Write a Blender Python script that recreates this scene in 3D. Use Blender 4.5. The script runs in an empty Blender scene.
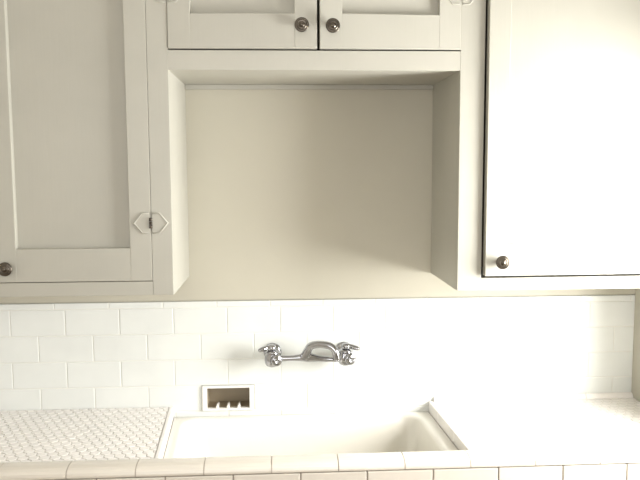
import bpy, bmesh, math, random
from mathutils import Vector, Matrix
random.seed(4)
scene = bpy.context.scene
COL = scene.collection
PI = math.pi

# ------------------------------------------------------------------ materials
def new_mat(name):
    m = bpy.data.materials.new(name); m.use_nodes = True
    nt = m.node_tree
    return m, nt, nt.nodes['Principled BSDF']

def coords(nt, scale=(1, 1, 1)):
    g = nt.nodes.new('ShaderNodeNewGeometry')
    mp = nt.nodes.new('ShaderNodeMapping'); mp.inputs['Scale'].default_value = scale
    nt.links.new(g.outputs['Position'], mp.inputs['Vector'])
    return mp.outputs['Vector']

def noise(nt, vec, scale, detail=3, rough=.55):
    n = nt.nodes.new('ShaderNodeTexNoise')
    n.inputs['Scale'].default_value = scale; n.inputs['Detail'].default_value = detail
    n.inputs['Roughness'].default_value = rough
    nt.links.new(vec, n.inputs['Vector'])
    return n.outputs['Fac']

def ramp(nt, fac, c0, c1, p0=.3, p1=.7):
    r = nt.nodes.new('ShaderNodeValToRGB')
    r.color_ramp.elements[0].position = p0; r.color_ramp.elements[0].color = (*c0, 1)
    r.color_ramp.elements[1].position = p1; r.color_ramp.elements[1].color = (*c1, 1)
    nt.links.new(fac, r.inputs['Fac'])
    return r.outputs['Color']

def bump(nt, b, fac, strength, dist=.001):
    bp = nt.nodes.new('ShaderNodeBump')
    bp.inputs['Strength'].default_value = strength; bp.inputs['Distance'].default_value = dist
    nt.links.new(fac, bp.inputs['Height']); nt.links.new(bp.outputs['Normal'], b.inputs['Normal'])

def painted(name, c, rough=.5, stretch=(18, 18, 1.6), bs=.25, var=.035, nscale=6):
    m, nt, b = new_mat(name)
    v = coords(nt, stretch)
    f = noise(nt, v, nscale, 4)
    lo = tuple(x * (1 - var) for x in c); hi = tuple(min(1, x * (1 + var)) for x in c)
    nt.links.new(ramp(nt, noise(nt, coords(nt), 5, 3), lo, hi), b.inputs['Base Color'])
    b.inputs['Roughness'].default_value = rough
    bump(nt, b, f, bs)
    return m

def glazed(name, c, rough=.18, var=.03):
    m, nt, b = new_mat(name)
    lo = tuple(x * (1 - var) for x in c); hi = tuple(min(1, x * (1 + var)) for x in c)
    nt.links.new(ramp(nt, noise(nt, coords(nt), 9, 2), lo, hi), b.inputs['Base Color'])
    b.inputs['Roughness'].default_value = rough
    bump(nt, b, noise(nt, coords(nt), 14, 2), .12)
    return m

def metal(name, c, rough, var=.1):
    m, nt, b = new_mat(name)
    lo = tuple(x * (1 - var) for x in c); hi = tuple(min(1, x * (1 + var)) for x in c)
    nt.links.new(ramp(nt, noise(nt, coords(nt), 60, 3), lo, hi), b.inputs['Base Color'])
    b.inputs['Metallic'].default_value = 1; b.inputs['Roughness'].default_value = rough
    return m

M_cab = painted('cabinet_paint', (.425, .412, .36), .42)
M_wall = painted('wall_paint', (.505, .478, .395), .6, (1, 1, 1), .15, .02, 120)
M_room = painted('room_paint', (.70, .67, .60), .7, (1, 1, 1), .1, .02, 90)
M_ceil = painted('ceiling_paint', (.80, .78, .74), .8, (1, 1, 1), .1, .02, 90)
M_floor = painted('floor_wood', (.30, .19, .11), .4, (3, 22, 3), .2, .25, 4)
M_tile = glazed('white_wall_tile', (.755, .770, .745), .16)
M_hex = glazed('hex_tile', (.90, .87, .84), .22)
M_cap = glazed('cream_edge_tile', (.68, .635, .565), .2)
M_grout = painted('pale_grout', (.745, .735, .69), .85, (1, 1, 1), .3, .05, 300)
M_dgrout = painted('stained_grout', (.44, .38, .33), .9, (1, 1, 1), .3, .2, 200)
M_hgrout = painted('worn_floor_grout', (.56, .52, .48), .9, (1, 1, 1), .3, .2, 200)
M_sink = glazed('porcelain', (.79, .765, .70), .12, .015)
M_dish = glazed('white_ceramic', (.80, .79, .76), .2)
M_brown = painted('brown_ceramic', (.30, .245, .17), .5, (1, 1, 1), .1, .2, 60)  # mottled brown for the inside of the soap dish
M_chrome = metal('chrome', (.40, .40, .415), .1, .05)
M_pewter = metal('aged_pewter', (.11, .095, .078), .3, .25)
M_worn = metal('worn_hinge_steel', (.10, .085, .07), .5, .2)
M_dark = painted('cabinet_inside', (.16, .13, .10), .8, (1, 1, 1), .1, .1, 40)

# ------------------------------------------------------------------ mesh helpers
def box(bm, x0, x1, y0, y1, z0, z1, bev=0.0, seg=2):
    b2 = bmesh.new()
    vs = [b2.verts.new((x, y, z)) for x in (x0, x1) for y in (y0, y1) for z in (z0, z1)]
    for f in ((0, 1, 3, 2), (4, 6, 7, 5), (0, 4, 5, 1), (2, 3, 7, 6), (0, 2, 6, 4), (1, 5, 7, 3)):
        b2.faces.new([vs[i] for i in f])
    if bev > 0:
        bmesh.ops.bevel(b2, geom=b2.edges[:], offset=bev, segments=seg, profile=.5, affect='EDGES')
    merge(bm, b2)

def merge(bm, b2, mat=None):
    bmesh.ops.recalc_face_normals(b2, faces=b2.faces[:])
    if mat is not None: b2.transform(mat)
    vm = {v: bm.verts.new(v.co) for v in b2.verts}
    for f in b2.faces:
        try:
            nf = bm.faces.new([vm[v] for v in f.verts]); nf.smooth = f.smooth
        except ValueError: pass
    b2.free()

def basis(d, ref=None):
    d = Vector(d).normalized()
    if ref is None: ref = Vector((0, 0, 1)) if abs(d.z) < .9 else Vector((0, 1, 0))
    a = d.cross(ref).normalized(); b = a.cross(d).normalized()
    return d, a, b

def lathe(bm, org, axis, prof, n=32):
    """prof: list of (distance along axis, radius)"""
    b2 = bmesh.new()
    d, a, b = basis(axis); o = Vector(org); rings = []
    for t, r in prof:
        if r < 1e-6: rings.append([b2.verts.new(o + d * t)])
        else: rings.append([b2.verts.new(o + d * t + (a * math.cos(2*PI*i/n) + b * math.sin(2*PI*i/n)) * r) for i in range(n)])
    for p, q in zip(rings, rings[1:]):
        for i in range(n):
            j = (i + 1) % n
            vs = [p[i % len(p)], p[j % len(p)], q[j % len(q)], q[i % len(q)]]
            u = []
            for v in vs:
                if v not in u: u.append(v)
            if len(u) > 2: b2.faces.new(u).smooth = True
    for r in (rings[0], rings[-1]):
        if len(r) > 2: b2.faces.new(r)
    merge(bm, b2)

def spline(pts, k=8):
    """Catmull-Rom through (x, y, z, rx, ry)"""
    out = []; n = len(pts)
    for i in range(n - 1):
        p0, p1, p2, p3 = pts[max(i-1, 0)], pts[i], pts[i+1], pts[min(i+2, n-1)]
        for s in range(k):
            t = s / k
            out.append([.5*((2*b) + (-a+c)*t + (2*a-5*b+4*c-d)*t*t + (-a+3*b-3*c+d)*t**3) for a, b, c, d in zip(p0, p1, p2, p3)])
    out.append(list(pts[-1]))
    return out

def tube(bm, pts, n=20, ref=Vector((0, 1, 0)), k=8, dome=True):
    """swept oval: pts of (x, y, z, r across, r along ref)"""
    b2 = bmesh.new(); P = spline(pts, k); rings = []
    for i, p in enumerate(P):
        t = Vector(P[min(i+1, len(P)-1)][:3]) - Vector(P[max(i-1, 0)][:3])
        d, a, b = basis(t, ref)
        c = Vector(p[:3])
        rings.append([b2.verts.new(c + a * math.cos(2*PI*j/n) * p[3] + b * math.sin(2*PI*j/n) * p[4]) for j in range(n)])
    for p, q in zip(rings, rings[1:]):
        for j in range(n):
            b2.faces.new((p[j], p[(j+1) % n], q[(j+1) % n], q[j])).smooth = True
    for r, P0, P1 in ((rings[0], P[0], P[1]), (rings[-1], P[-1], P[-2])):
        if dome:
            d = (Vector(P0[:3]) - Vector(P1[:3])).normalized()
            prev = r
            for f, h in ((.8, .35), (.45, .55)):
                c = Vector(P0[:3])
                ring = [b2.verts.new(c + (v.co - c) * f + d * P0[3] * h) for v in r]
                for j in range(n):
                    b2.faces.new((prev[j], prev[(j+1) % n], ring[(j+1) % n], ring[j])).smooth = True
                prev = ring
            b2.faces.new(prev)
        else: b2.faces.new(r)
    merge(bm, b2)

def prism(bm, poly, axis_o, ua, va, depth_dir, depth, bev=0.0):
    """poly in (u, v) extruded along depth_dir"""
    b2 = bmesh.new(); o = Vector(axis_o); ua, va, dd = Vector(ua), Vector(va), Vector(depth_dir)
    A = [b2.verts.new(o + ua*u + va*v) for u, v in poly]
    Bv = [b2.verts.new(o + ua*u + va*v + dd*depth) for u, v in poly]
    n = len(poly)
    b2.faces.new(A); top = b2.faces.new(Bv[::-1])
    for i in range(n): b2.faces.new((A[i], A[(i+1) % n], Bv[(i+1) % n], Bv[i]))
    if bev > 0:
        bmesh.ops.bevel(b2, geom=list(top.edges), offset=bev, segments=2, profile=.5, affect='EDGES')
    merge(bm, b2)

# ------------------------------------------------------------------ object helpers
def obj(name, bm, mat, parent=None, smooth_angle=None):
    base = Vector((0, 0, 0)); q = parent
    while q is not None: base += q.location; q = q.parent
    bm.transform(Matrix.Translation(-base))
    me = bpy.data.meshes.new(name); bm.to_mesh(me); bm.free()
    o = bpy.data.objects.new(name, me); COL.objects.link(o)
    me.materials.append(mat)
    if parent is not None: o.parent = parent
    return o

def thing(name, label, cat, loc):
    o = bpy.data.objects.new(name, None); COL.objects.link(o)
    o.location = loc; o.empty_display_size = .05
    o['label'] = label; o['category'] = cat
    return o

def struct(name, bm, mat, parent=None):
    o = obj(name, bm, mat, parent)
    if parent is None: o['kind'] = 'structure'
    return o

# ------------------------------------------------------------------ measures (metres)
XW, XL0 = 1.0572, -1.45            # right wall, left wall
YR = -3.6                          # rear wall
D = .3085                          # depth of the wall cabinets
ZC = .9018                         # counter tiles
ZT = 1.2098                        # top of the tiled splash
ZB = 1.2832                        # underside of the tall cabinets
ZA = 1.8187                        # underside of the cabinet over the sink
ZTOP = 2.40
T = .1524                          # six inch tile
AX0, AX1 = -.2499, .4446           # sides of the niche
JX = -.0699                        # tile joint
SX0, SX1 = JX - T, JX              # soap dish
SZ0, SZ1 = .8867, .9629

# ------------------------------------------------------------------ the room
bm = bmesh.new()
box(bm, XL0, XW, 0, .12, ZT + .0035, 2.5)
struct('wall_back', bm, M_wall)
bm = bmesh.new()                              # lower part, set back by the thickness of the tile
box(bm, XL0, XW, .008, .12, SZ1 - .004, ZT + .0035)
box(bm, XL0, SX0 + .012, .008, .12, SZ0 + .004, SZ1 - .004)
box(bm, SX1 - .012, XW, .008, .12, SZ0 + .004, SZ1 - .004)
box(bm, XL0, XW, .008, .12, 0, SZ0 + .004)
box(bm, SX0, SX1, .07, .12, SZ0, SZ1)
struct('wall_back', bm, M_wall)
WY0, WY1, WZ0, WZ1 = -1.02, -.385, 1.0, 1.72
WT = .145                                     # thickness of the window wall   # window in the right wall
bm = bmesh.new()
box(bm, XW, XW + WT, WY1, .12, 0, 2.5)
box(bm, XW, XW + WT, YR, WY0, 0, 2.5)
box(bm, XW, XW + WT, WY0, WY1, 0, WZ0)
box(bm, XW, XW + WT, WY0, WY1, WZ1, 2.5)
struct('wall_right', bm, M_wall)
bm = bmesh.new(); box(bm, XL0 - .12, XL0, YR, .12, 0, 2.5); struct('wall_left', bm, M_room)
bm = bmesh.new(); box(bm, XL0 - .12, XW + WT, YR - .12, .12, -.1, 0); struct('floor', bm, M_floor)
bm = bmesh.new(); box(bm, XL0 - .12, XW + WT, YR - .12, .12, 2.5, 2.6); struct('ceiling', bm, M_ceil)
RX0, RX1, RZ0, RZ1 = -1.1, .75, .85, 2.25     # unseen window added to the rear wall for ambient light
bm = bmesh.new()
box(bm, XL0, RX0, YR - .12, YR, 0, 2.5); box(bm, RX1, XW, YR - .12, YR, 0, 2.5)
box(bm, RX0, RX1, YR - .12, YR, 0, RZ0); box(bm, RX0, RX1, YR - .12, YR, RZ1, 2.5)
struct('wall_rear', bm, M_room)
bm = bmesh.new()                              # sash frame in the side window
for y0, y1, z0, z1 in ((WY0, WY0+.04, WZ0, WZ1), (WY1-.03, WY1, WZ0, WZ1), (WY0, WY1, WZ0, WZ0+.035), (WY0, WY1, WZ1-.04, WZ1)):
    box(bm, XW + .11, XW + .14, y0, y1, z0, z1, .003)
struct('window_1', bm, M_ceil)
bm = bmesh.new()
for x0, x1, z0, z1 in ((RX0, RX0+.05, RZ0, RZ1), (RX1-.05, RX1, RZ0, RZ1), (RX0, RX1, RZ0, RZ0+.05), (RX0, RX1, RZ1-.05, RZ1), (-.2, -.15, RZ0, RZ1)):
    box(bm, x0, x1, YR - .09, YR - .05, z0, z1, .003)
struct('added_rear_window', bm, M_ceil)  # frame of the added window behind the camera

# ------------------------------------------------------------------ cabinets
def cabinet_body(bm, x0, x1, z0, z1):
    t = .018
    box(bm, x0, x0 + t, -D + .02, 0, z0, z1); box(bm, x1 - t, x1, -D + .02, 0, z0, z1)
    box(bm, x0 + t, x1 - t, -D + .02, 0, z0, z0 + t); box(bm, x0 + t, x1 - t, -D + .02, 0, z1 - t, z1)

def door(root, x0, x1, z0, z1, proud, stile, rail, knob_x, knob_z, hinge_side, hinges, rec=.016, bs=None, top_rail=None, ajar=0):
    """shaker door with its knob, and the hinges across one of its edges"""
    yf, yb = -D - proud, -D - proud + .021
    bs = bs or rail; top_rail = top_rail or rail
    bm = bmesh.new()
    box(bm, x0, x0 + stile, yf, yb, z0, z1, .0012)
    box(bm, x1 - stile, x1, yf, yb, z0, z1, .0012)
    box(bm, x0 + stile - .0004, x1 - stile + .0004, yf + .0002, yb, z0, z0 + bs, .0009)
    box(bm, x0 + stile - .0004, x1 - stile + .0004, yf + .0002, yb, z1 - top_rail, z1, .0009)
    dr = obj('door', bm, M_cab, root)
    bm = bmesh.new()
    box(bm, x0 + stile - .004, x1 - stile + .004, yf + rec, yb - .001, z0 + bs - .004, z1 - top_rail + .004)
    obj('panel', bm, M_cab, dr)
    bm = bmesh.new()
    lathe(bm, (knob_x, yf, knob_z), (0, -1, 0), [(0, .0095), (.0015, .0095), (.003, .0065), (.010, .0055), (.013, .0085), (.015, .0145),
          (.0175, .0168), (.0200, .0166), (.0220, .0142), (.0205, .0128), (.0225, .0112), (.0240, .0094), (.0222, .0080), (.0238, .0062), (.0258, .0032), (.0262, 0)], 40)
    obj('knob', bm, M_pewter, dr)
    hx = x1 if hinge_side > 0 else x0
    if ajar:                                   # swung out a little about the hinge edge
        h = Vector((hx, yb, 0)) - root.location
        dr.matrix_local = Matrix.Translation(h) @ Matrix.Rotation(math.radians(ajar) * hinge_side, 4, 'Z') @ Matrix.Translation(-h)
    for hz in hinges:
        bm = bmesh.new()
        for s in (-1, 1):
            y = (yf if s == -hinge_side else -D)
            poly = [(s*.004, -.0255), (s*.021, -.0255), (s*.0425, 0), (s*.021, .0255), (s*.004, .0255), (s*.004, .013), (s*.0005, .011), (s*.0005, -.011), (s*.004, -.013)]
            if s < 0: poly = poly[::-1]
            prism(bm, poly, (hx, y, hz), (1, 0, 0), (0, 0, 1), (0, -1, 0), .0018, .0006)
            # raised rim of the leaf
            inner = [(s*.0205, -.0235), (s*.0395, 0), (s*.0205, .0235)]
            tube(bm, [(hx + u, y - .0018, hz + v, .0018, .0018) for u, v in ((s*.006, -.0235), *inner, (s*.006, .0235))], 8, k=1)
        hg = obj('hinge', bm, M_cab, root)
        bm = bmesh.new()
        yk = min(yf, -D) - .0022
        for a, b in ((-.0125, -.0045), (-.0035, .0035), (.0045, .0125)):
            lathe(bm, (hx, yk, hz + a), (0, 0, 1), [(0, .0034), (0.0003, .0040), (b - a - .0003, .0040), (b - a, .0034)], 14)
        k = obj('hinge_pin', bm, M_worn, hg); k['label'] = 'dark worn bare metal hinge pin'
    return dr

# tall cabinet on the left
lc = thing('wall_cabinet', 'tall painted wall cabinet in shade on the left side of the niche', 'cabinet', (-.67, -D/2, ZB))
CX0 = -1.095
bm = bmesh.new(); cabinet_body(bm, CX0, AX0, ZB, ZTOP); obj('body', bm, M_cab, lc)
d0, d1, dz0, dz1 = -.6700, -.2998, 1.3185, 2.345
bm = bmesh.new()
box(bm, d1 + .0007, AX0, -D, -D + .02, ZB, ZTOP, .0012)
box(bm, CX0, -1.0415, -D, -D + .02, ZB, ZTOP, .001)
box(bm, -1.0415, d1 + .0007, -D + .0003, -D + .02, ZB, dz0 - .0016, .001)
box(bm, -1.0415, d1 + .0007, -D + .0003, -D + .02, dz1 + .003, ZTOP, .001)
obj('face_frame', bm, M_cab, lc)
bm = bmesh.new(); box(bm, CX0 + .018, AX0 - .018, -.012, -.001, ZB + .018, ZTOP - .018); obj('back_panel', bm, M_dark, lc)
door(lc, d0, d1, dz0, dz1, .0005, .0512, .0795, -.640, 1.3530, 1, (1.458, 2.19))
door(lc, -1.0395, -.6735, dz0, dz1, .0005, .0512, .0795, -.699, 1.3536, -1, (1.458, 2.19))

# tall cabinet on the right
rc = thing('wall_cabinet', 'tall cream wall cabinet right of the niche, washed bright by daylight', 'cabinet', (.75, -D/2, ZB))
bm = bmesh.new(); cabinet_body(bm, AX1, XW - .001, ZB, ZTOP); obj('body', bm, M_cab, rc)
e0, e1, ez0 = .5095, .9630, 1.3210
bm = bmesh.new()
box(bm, AX1, e0 - .0050, -D, -D + .02, ZB, ZTOP, .0012)
box(bm, e1 + .003, XW - .001, -D, -D + .02, ZB, ZTOP, .001)
box(bm, e0 - .0050, e1 + .003, -D + .0003, -D + .02, ZB, ez0 - .0065, .001)
box(bm, e0 - .0050, e1 + .003, -D + .0003, -D + .02, dz1 + .003, ZTOP, .001)
obj('face_frame', bm, M_cab, rc)
bm = bmesh.new(); box(bm, AX1 + .018, XW - .02, -.012, -.001, ZB + .018, ZTOP - .018); obj('back_panel', bm, M_dark, rc)
door(rc, e0, e1, ez0, dz1, .006, .0525, .0795, .5470, 1.3570, 1, (1.458, 2.19), rec=.007, ajar=1.2)

# short cabinet bridging the niche
tc = thing('wall_cabinet', 'short two-door cabinet bridging the niche above the sink', 'cabinet', (.0973, -D/2, ZA))
bm = bmesh.new(); cabinet_body(bm, AX0 + .0002, AX1 - .0002, ZA, ZTOP); obj('body', bm, M_cab, tc)
tz = 1.8675
bm = bmesh.new()
box(bm, AX0, AX1, -D + .0001, -D + .02, ZA, tz - .0035, .0003)
obj('bottom_rail', bm, M_cab, tc)
bm = bmesh.new(); box(bm, AX0 + .0002, AX1 - .0002, -D, -D + .02, dz1 + .003, ZTOP, .0012)
obj('top_rail', bm, M_cab, tc)
bm = bmesh.new(); box(bm, AX0 + .02, AX1 - .02, -.012, -.001, ZA + .018, ZTOP - .018); obj('back_panel', bm, M_dark, tc)
door(tc, -.2485, .1008, tz, dz1, .002, .0530, .0800, .0650, 1.9180, -1, (1.997, 2.22), ajar=2.0)
door(tc, .1050, .4438, tz, dz1, .002, .0530, .0800, .1336, 1.9162, 1, (1.997, 2.22), ajar=2.4)

bm = bmesh.new(); box(bm, AX0 + .001, AX1 - .001, -.012, -.0005, ZA - .013, ZA - .0002, .001); obj('mounting_cleat', bm, M_cab, tc)

# ------------------------------------------------------------------ tiled splash
def tile(bm, u0, u1, z0, z1, w, back, bev=.0022, flip=None):
    """glazed tile with an eased edge, face at y = w; flip maps (u, y, z) elsewhere"""
    f = flip or (lambda u, y, z: (u, y, z))
    rings = []
    for y, i in ((back, 0), (w + bev*.8, 0), (w + bev*.25, bev*.35), (w, bev)):
        rings.append([bm.verts.new(f(u, y, z)) for u, z in ((u0+i, z0+i), (u1-i, z0+i), (u1-i, z1-i), (u0+i, z1-i))])
    for p, q in zip(rings, rings[1:]):
        for j in range(4): bm.faces.new((p[j], p[(j+1) % 4], q[(j+1) % 4], q[j]))
    bm.faces.new(rings[-1])

G = .0006
rows = [(ZT - .0184, ZT, .31), (ZT - .0945, ZT - .0184, .5), (ZT - .0945 - T/2, ZT - .0945, 0), (ZT - .0945 - T, ZT - .0945 - T/2, .5),
        (SZ0, ZT - .0945 - T, 0), (SZ0 - .0762, SZ0, .5)]
rows[1] = (rows[1][0], rows[1][1], .5)
sp = thing('tile_backsplash', 'glossy white running-bond tile splash behind the sink and counter', 'backsplash', (.1, 0, ZC))
bm = bmesh.new()
for r, (z0, z1, off) in enumerate(rows):
    k = -12
    while True:
        x0 = JX + (k + off) * T; x1 = x0 + T; k += 1
        if x0 > XW - .012: break
        a, b = max(x0, XL0 + .001), min(x1, XW - .0005)
        if b - a < .006: continue
        if r == 4 and abs(x0 - SX0) < .01: continue
        tile(bm, a + G, b - G, z0 + G, z1 - G, random.uniform(-.0003, .0003), .0064)
bmesh.ops.recalc_face_normals(bm, faces=bm.faces[:])
obj('wall_tiles', bm, M_tile, sp)
bm = bmesh.new()
zg0 = SZ0 - .075
box(bm, XL0 + .001, SX0, .0012, .0066, zg0, ZT - .001); box(bm, SX1, XW - .0003, .0012, .0066, zg0, ZT - .001)
box(bm, SX0, SX1, .0012, .0066, SZ1, ZT - .001); box(bm, SX0, SX1, .0012, .0066, zg0, SZ0)
obj('mounting_grout', bm, M_grout, sp)

# ------------------------------------------------------------------ recessed soap dish
sd = thing('soap_dish', 'small white ceramic soap dish recessed in the tile, with dark hollow', 'soap dish', ((SX0+SX1)/2, 0, SZ0))
ox0, ox1, oz0, oz1 = SX0 + .0155, SX1 - .0150, SZ0 + .0085, SZ1 - .0085
bm = bmesh.new()
box(bm, SX0 + .001, ox0, -.006, .0075, SZ0 + .001, SZ1 - .001, .002); box(bm, ox1, SX1 - .001, -.006, .0075, SZ0 + .001, SZ1 - .001, .002)
box(bm, ox0 - .003, ox1 + .003, -.0058, .0075, SZ0 + .001, oz0, .002); box(bm, ox0 - .003, ox1 + .003, -.0058, .0075, oz1, SZ1 - .001, .002)
obj('frame', bm, M_dish, sd)
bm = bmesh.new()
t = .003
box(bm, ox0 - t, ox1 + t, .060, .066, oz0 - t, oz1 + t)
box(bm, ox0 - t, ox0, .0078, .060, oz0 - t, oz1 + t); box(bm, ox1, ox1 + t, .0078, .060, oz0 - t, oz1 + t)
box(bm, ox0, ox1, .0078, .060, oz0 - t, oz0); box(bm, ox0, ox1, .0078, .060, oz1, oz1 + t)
o = obj('recess', bm, M_brown, sd); o['label'] = 'brown hollow'
for i in range(3):
    cx = ox0 + (ox1 - ox0) * (.235 + .255 * i)
    bm = bmesh.new()
    tube(bm, [(cx, -.004, oz0 + .001, .0045, .0075), (cx, .010, oz0 + .002, .0045, .0085), (cx, .030, oz0 + .0005, .004, .006), (cx, .050, oz0 - .001, .003, .003)], 12, Vector((0, 0, 1)), 5)
    o = obj('ridge', bm, M_dish, sd); o['label'] = 'white glazed ridge'

# ------------------------------------------------------------------ sink
KX0, KX1, KY0, KY1 = -.3035, .4410, -.425, -.0015
SK = -.021 / .385                  # the sink sits slightly askew to the wall
SHEAR = Matrix(((1, SK, 0, 0), (0, 1, 0, 0), (0, 0, 1, 0), (0, 0, 0, 1)))
ZF = ZC - .030
def rrect(x0, x1, y0, y1, r, n=8):
    pts = []
    for cx, cy, a0 in ((x1-r, y1-r, 0), (x0+r, y1-r, PI/2), (x0+r, y0+r, PI), (x1-r, y0+r, 1.5*PI)):
        for i in range(n + 1):
            a = a0 + PI/2 * i / n
            pts.append((cx + r*math.cos(a), cy + r*math.sin(a)))
    return pts
sk = thing('kitchen_sink', 'white porcelain single-basin sink set into the tiled counter', 'sink', ((KX0+KX1)/2, (KY0+KY1)/2, ZF - .2))
bm = bmesh.new(); rings = []
li, ri, bi, fi = .030, .036, .016, .022
def ring(e, r, z): return (rrect(KX0 + li + e, KX1 - ri - e, KY0 + fi + e, KY1 - bi - e, r), z)
spec = [(rrect(KX0, KX1, KY0, KY1, .004), ZF - .012), (rrect(KX0, KX1, KY0, KY1, .004), ZF - .002), (rrect(KX0+.002, KX1-.002, KY0+.002, KY1-.002, .004), ZF),
        ring(-.008, .066, ZF + .0005), ring(-.003, .062, ZF - .0005), ring(.002, .058, ZF - .004), ring(.005, .056, ZF - .010),
        ring(.012, .056, ZF - .06), ring(.022, .060, ZF - .13), ring(.030, .062, ZF - .165), ring(.042, .062, ZF - .182), ring(.062, .06, ZF - .190), ring(.16, .03, ZF - .195)]
for pts, z in spec: rings.append([bm.verts.new((x, y, z)) for x, y in pts])
for p, q in zip(rings, rings[1:]):
    n = len(p)
    for j in range(n): bm.faces.new((p[j], p[(j+1) % n], q[(j+1) % n], q[j])).smooth = True
bm.faces.new(rings[-1])
bmesh.ops.recalc_face_normals(bm, faces=bm.faces[:])
if bm.faces[-1].normal.z < 0: bmesh.ops.reverse_faces(bm, faces=bm.faces[:])
bm.transform(SHEAR)
o = obj('basin', bm, M_sink, sk)
md = o.modifiers.new('shell', 'SOLIDIFY'); md.thickness = .006; md.offset = -1
bm = bmesh.new()
lathe(bm, ((KX0+KX1)/2 - .2*SK, -.2, ZF - .1952), (0, 0, 1), [(0, .042), (.003, .042), (.0045, .038), (.002, .030), (.0012, .012), (.0015, 0)], 32)
obj('drain', bm, M_chrome, sk)

# ------------------------------------------------------------------ tiled counter
ct = thing('tiled_countertop', 'counter of small white hexagon tiles with raised cream edge tiles around the sink', 'countertop', (-.2, -.235, 0))
def hexfield(x0, x1, y0, y1, cut):
    # cut: the side that runs along the sink (-1 left, 1 right)
    x0, x1 = x0 - (.03 if cut < 0 else 0), x1 + (.03 if cut > 0 else 0)
    b = bmesh.new(); p = .0254; ry = p * math.sqrt(3) / 2; R = p / math.sqrt(3)
    for j in range(int((y1 - y0) / ry) + 3):
        for i in range(int((x1 - x0) / p) + 3):
            cx = x0 + (i + .5 * (j % 2)) * p; cy = y1 - j * ry
            dz = random.uniform(-.00025, .00025); rs = []
            for s, z in ((R - .0013, ZC - .004), (R - .0013, ZC - .0008), (R - .0019, ZC - .0002), (R - .0028, ZC)):
                rs.append([b.verts.new((cx + s*math.sin(k*PI/3), cy + s*math.cos(k*PI/3), z + dz)) for k in range(6)])
            for q, w in zip(rs, rs[1:]):
                for k in range(6): b.faces.new((q[k], q[(k+1) % 6], w[(k+1) % 6], w[k]))
            b.faces.new(rs[-1])
    xa, xb = x0 + (.03 if cut < 0 else 0), x1 - (.03 if cut > 0 else 0)
    na = (-1, SK, 0) if cut < 0 else (-1, 0, 0); nb = (1, -SK, 0) if cut > 0 else (1, 0, 0)
    for co, no in (((xa, 0, 0), na), ((xb, 0, 0), nb), ((0, y0, 0), (0, -1, 0)), ((0, y1, 0), (0, 1, 0))):
        bmesh.ops.bisect_plane(b, geom=b.verts[:] + b.edges[:] + b.faces[:], plane_co=co, plane_no=no, clear_outer=True)
    bmesh.ops.recalc_face_normals(b, faces=b.faces[:])
    return b
TR = .013
obj('hexagon_tiles', hexfield(XL0 + .002, KX0 - TR - .001, -.400, -.001, 1), M_hex, ct)
obj('hexagon_tiles', hexfield(KX1 + TR + .001, XW - .001, -.400, -.001, -1), M_hex, ct)
for x0, x1 in ((XL0 + .002, KX0 - .003), (KX1 + .003, XW - .001)):
    bm = bmesh.new()
    e0_, e1_ = (SK, 0) if x0 > 0 else (0, SK)
    b2 = bmesh.new()
    vs = [b2.verts.new((x + (e0_, e1_)[i] * y, y, z)) for i, x in enumerate((x0, x1)) for y in (-.43, -.001) for z in (ZC - .06, ZC - .0016)]
    for f in ((0, 1, 3, 2), (4, 6, 7, 5), (0, 4, 5, 1), (2, 3, 7, 6), (0, 2, 6, 4), (1, 5, 7, 3)): b2.faces.new([vs[i] for i in f])
    merge(bm, b2)
    obj('grout_bed', bm, M_hgrout, ct)
for x0, x1 in ((KX0 - TR, KX0 - .0008), (KX1 + .0008, KX1 + TR)):
    bm = bmesh.new()
    y = -.0012
    for L in (.10, T, T):
        y1 = max(y - L, -.402)
        box(bm, x0, x1, y1 + .0003, y - .0003, ZC - .034, ZC + .0006, .003)
        y = y1
    bm.transform(SHEAR)
    obj('sink_edge_tiles', bm, M_hex, ct)
bm = bmesh.new()
x = KX1 + TR + .002
while x < XW - .012:
    x1 = min(x + T, XW - .0005)
    prism(bm, [(-.0008, -.001), (-.0008, .0125), (-.004, .0122), (-.009, .008), (-.0125, .003), (-.013, -.001)], (x + .0007, 0, ZC + .0003), (0, 1, 0), (0, 0, 1), (1, 0, 0), x1 - x - .0014)
    x = x1
obj('back_cove_tiles', bm, M_hex, ct)
# raised edge cap: rounded profile in (y, z)
prof = [(-.4005, ZC - .004), (-.4020, ZC + .0045), (-.4065, ZC + .0105), (-.4140, ZC + .0155), (-.4240, ZC + .0185), (-.4360, ZC + .0195), (-.4500, ZC + .0192), (-.4600, ZC + .0175),
        (-.4680, ZC + .0140), (-.4722, ZC + .0090), (-.4736, ZC + .0035), (-.4736, ZC - .0012), (-.4725, ZC - .0025), (-.4690, ZC - .0025), (-.4690, ZC - .004)]
def sweep(bm, pr, x0, x1, sm=True):
    b2 = bmesh.new()
    A = [b2.verts.new((x0, y, z)) for y, z in pr]; Bv = [b2.verts.new((x1, y, z)) for y, z in pr]
    n = len(pr)
    for i in range(n): b2.faces.new((A[i], A[(i+1) % n], Bv[(i+1) % n], Bv[i])).smooth = False
    b2.faces.new(A); b2.faces.new(Bv[::-1])
    merge(bm, b2)
bm = bmesh.new(); X0 = -.4734
for k in range(-8, 12):
    a, b = max(X0 + k*T, XL0 + .002), min(X0 + (k+1)*T, XW - .002)
    if b - a > .02: sweep(bm, prof, a + .0011, b - .0011)
obj('edge_cap_tiles', bm, M_cap, ct)
bm = bmesh.new()
cy, cz = -.437, ZC + .004
sweep(bm, [(cy + (y - cy)*.955, cz + (z - cz)*.92) for y, z in prof], XL0 + .002, XW - .002)
box(bm, XL0 + .002, XW - .002, -.4665, -.4300, ZC - .1005, ZC - .0035)
o = obj('edge_grout', bm, M_dgrout, ct)
bm = bmesh.new()
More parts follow.
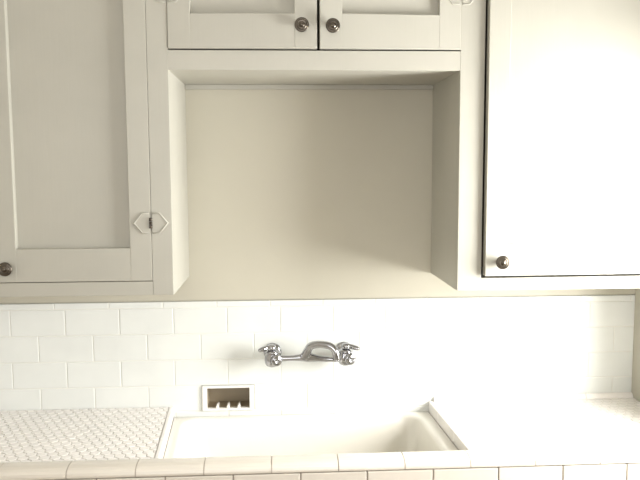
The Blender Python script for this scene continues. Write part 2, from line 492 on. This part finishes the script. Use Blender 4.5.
for k in range(-8, 12):
    a, b = max(X0 + (k+.43)*T, XL0 + .002), min(X0 + (k+1.43)*T, XW - .002)
    if b - a > .02: box(bm, a + .0011, b - .0011, -.4722, -.4640, ZC - .0805, ZC - .0052, .0022)
obj('apron_tiles', bm, M_cap, ct)
bm = bmesh.new()
box(bm, XL0 + .002, XW - .002, -.452, -.434, .09, ZC - .101)
box(bm, XL0 + .002, XL0 + .02, -.434, -.001, .0, ZC - .061); box(bm, XW - .02, XW - .002, -.434, -.001, .0, ZC - .061)
box(bm, XL0 + .02, XW - .02, -.40, -.385, 0, .09)
obj('base_front', bm, M_cab, ct)

# ------------------------------------------------------------------ faucet
FX, FY, FZ = .0870, -.055, 1.0590
fa = thing('wall_faucet', 'chrome two-handle wall-mounted faucet with arched spout swung to the right', 'faucet', (FX, 0, FZ))
bm = bmesh.new()
H = .1035
for s in (-1, 1):
    lathe(bm, (FX + s*H, -.0005, FZ), (0, -1, 0), [(0, .026), (.003, .026), (.007, .022), (.010, .014), (.03, .0125), (.05, .0125)], 28)
tube(bm, [(FX - H + .004, FY, FZ - .003, .0140, .0125), (FX - H + .022, FY, FZ - .006, .0092, .0088), (FX - .052, FY, FZ - .006, .0076, .0076), (FX - .026, FY, FZ - .005, .0098, .0090),
          (FX - .004, FY, FZ - .004, .0140, .0130), (FX + .024, FY, FZ - .008, .0098, .0095), (FX + .060, FY, FZ - .011, .0080, .0080), (FX + H - .022, FY, FZ - .010, .0095, .0088), (FX + H - .004, FY, FZ - .006, .0140, .0125)], 20)
obj('bridge', bm, M_chrome, fa)
bm = bmesh.new()
tube(bm, [(FX - .012, FY - .002, FZ - .003, .0145, .0135), (FX - .004, FY - .006, FZ + .016, .0120, .0125), (FX + .004, FY - .011, FZ + .0300, .0108, .0125), (FX + .019, FY - .018, FZ + .0365, .0102, .0130),
          (FX + .042, FY - .026, FZ + .0375, .0102, .0125), (FX + .061, FY - .032, FZ + .0330, .0102, .0115), (FX + .0725, FY - .036, FZ + .0200, .0102, .0108), (FX + .0755, FY - .038, FZ + .0045, .0102, .0102), (FX + .0755, FY - .038, FZ - .003, .0110, .0110)], 20, dome=False)
obj('spout', bm, M_chrome, fa)
for s in (-1, 1):
    bm = bmesh.new(); x = FX + s*H
    lathe(bm, (x, FY, FZ - .0290), (0, 0, 1), [(0, 0), (.0008, .011), (.004, .0175), (.010, .0210), (.020, .0222), (.031, .0212), (.038, .0180), (.0405, .0190), (.0440, .0180), (.047, .013), (.048, 0)], 32)
    lathe(bm, (x + .009, FY - .014, FZ - .006), (.35, -1, 0), [(0, .0165), (.010, .0165), (.013, .0150), (.0145, .0120), (.0142, .0100), (.0155, .0085), (.0155, .0040), (.0125, .0030), (.0125, 0)], 28)
    obj('valve_body', bm, M_chrome, fa)
    bm = bmesh.new()
    lathe(bm, (x + s*.002, FY, FZ + .0185), (0, 0, 1), [(0, .0100), (.003, .0135), (.010, .0130), (.014, .0105), (.016, .0055), (.0165, 0)], 24)
    tube(bm, [(x + s*.004, FY - .001, FZ + .0265, .0080, .0085), (x + s*.016, FY - .006, FZ + .0262, .0068, .0080), (x + s*.026, FY - .011, FZ + .0240, .0072, .0092), (x + s*.0355, FY - .015, FZ + .0215, .0056, .0078)], 16, Vector((0, 1, 0)), 6)
    obj('lever_handle', bm, M_chrome, fa)

# ------------------------------------------------------------------ daylight and added rear fill
def area(name, loc, rot, sx, sy, power, col):
    l = bpy.data.lights.new(name, 'AREA'); l.shape = 'RECTANGLE'; l.size = sx; l.size_y = sy
    l.energy = power; l.color = col
    o = bpy.data.objects.new(name, l); COL.objects.link(o); o.location = loc; o.rotation_euler = rot
    return o
area('side_window_daylight', (XW + WT + .005, (WY0+WY1)/2, (WZ0+WZ1)/2), (0, PI/2, 0), WZ1-WZ0, WY1-WY0, 57, (1, .995, .97))
area('rear_fill_light', ((RX0+RX1)/2, YR - .10, (RZ0+RZ1)/2), (PI/2, 0, 0), RX1-RX0, RZ1-RZ0, 31, (1, .99, .965))  # fill lamp added behind the camera to raise the ambient light

w = bpy.data.worlds.new('sky'); scene.world = w; w.use_nodes = True
w.node_tree.nodes['Background'].inputs['Color'].default_value = (.9, .95, 1, 1)
w.node_tree.nodes['Background'].inputs['Strength'].default_value = 1.0

# ------------------------------------------------------------------ camera
yaw, pitch, roll, F = .0564, -.0991, .0045, 719.96
fw = Vector((math.sin(yaw), math.cos(yaw), 0)); rt = Vector((math.cos(yaw), -math.sin(yaw), 0)); up = Vector((0, 0, 1))
f2 = fw*math.cos(pitch) + up*math.sin(pitch); u2 = up*math.cos(pitch) - fw*math.sin(pitch)
r3 = rt*math.cos(roll) - u2*math.sin(roll); u3 = rt*math.sin(roll) + u2*math.cos(roll)
cam = bpy.data.cameras.new('camera'); co = bpy.data.objects.new('camera', cam); COL.objects.link(co)
cam.sensor_width = 36; cam.lens = 36 * F / 640; cam.clip_start = .02
m = Matrix((r3, u3, -f2)).transposed().to_4x4(); m.translation = (.0071, -2.0478, 1.5863)
co.matrix_world = m
scene.camera = co
scene.view_settings.view_transform = 'Standard'; scene.view_settings.look = 'None'
scene.view_settings.exposure = 0; scene.view_settings.gamma = 1; scene.view_settings.use_curve_mapping = False
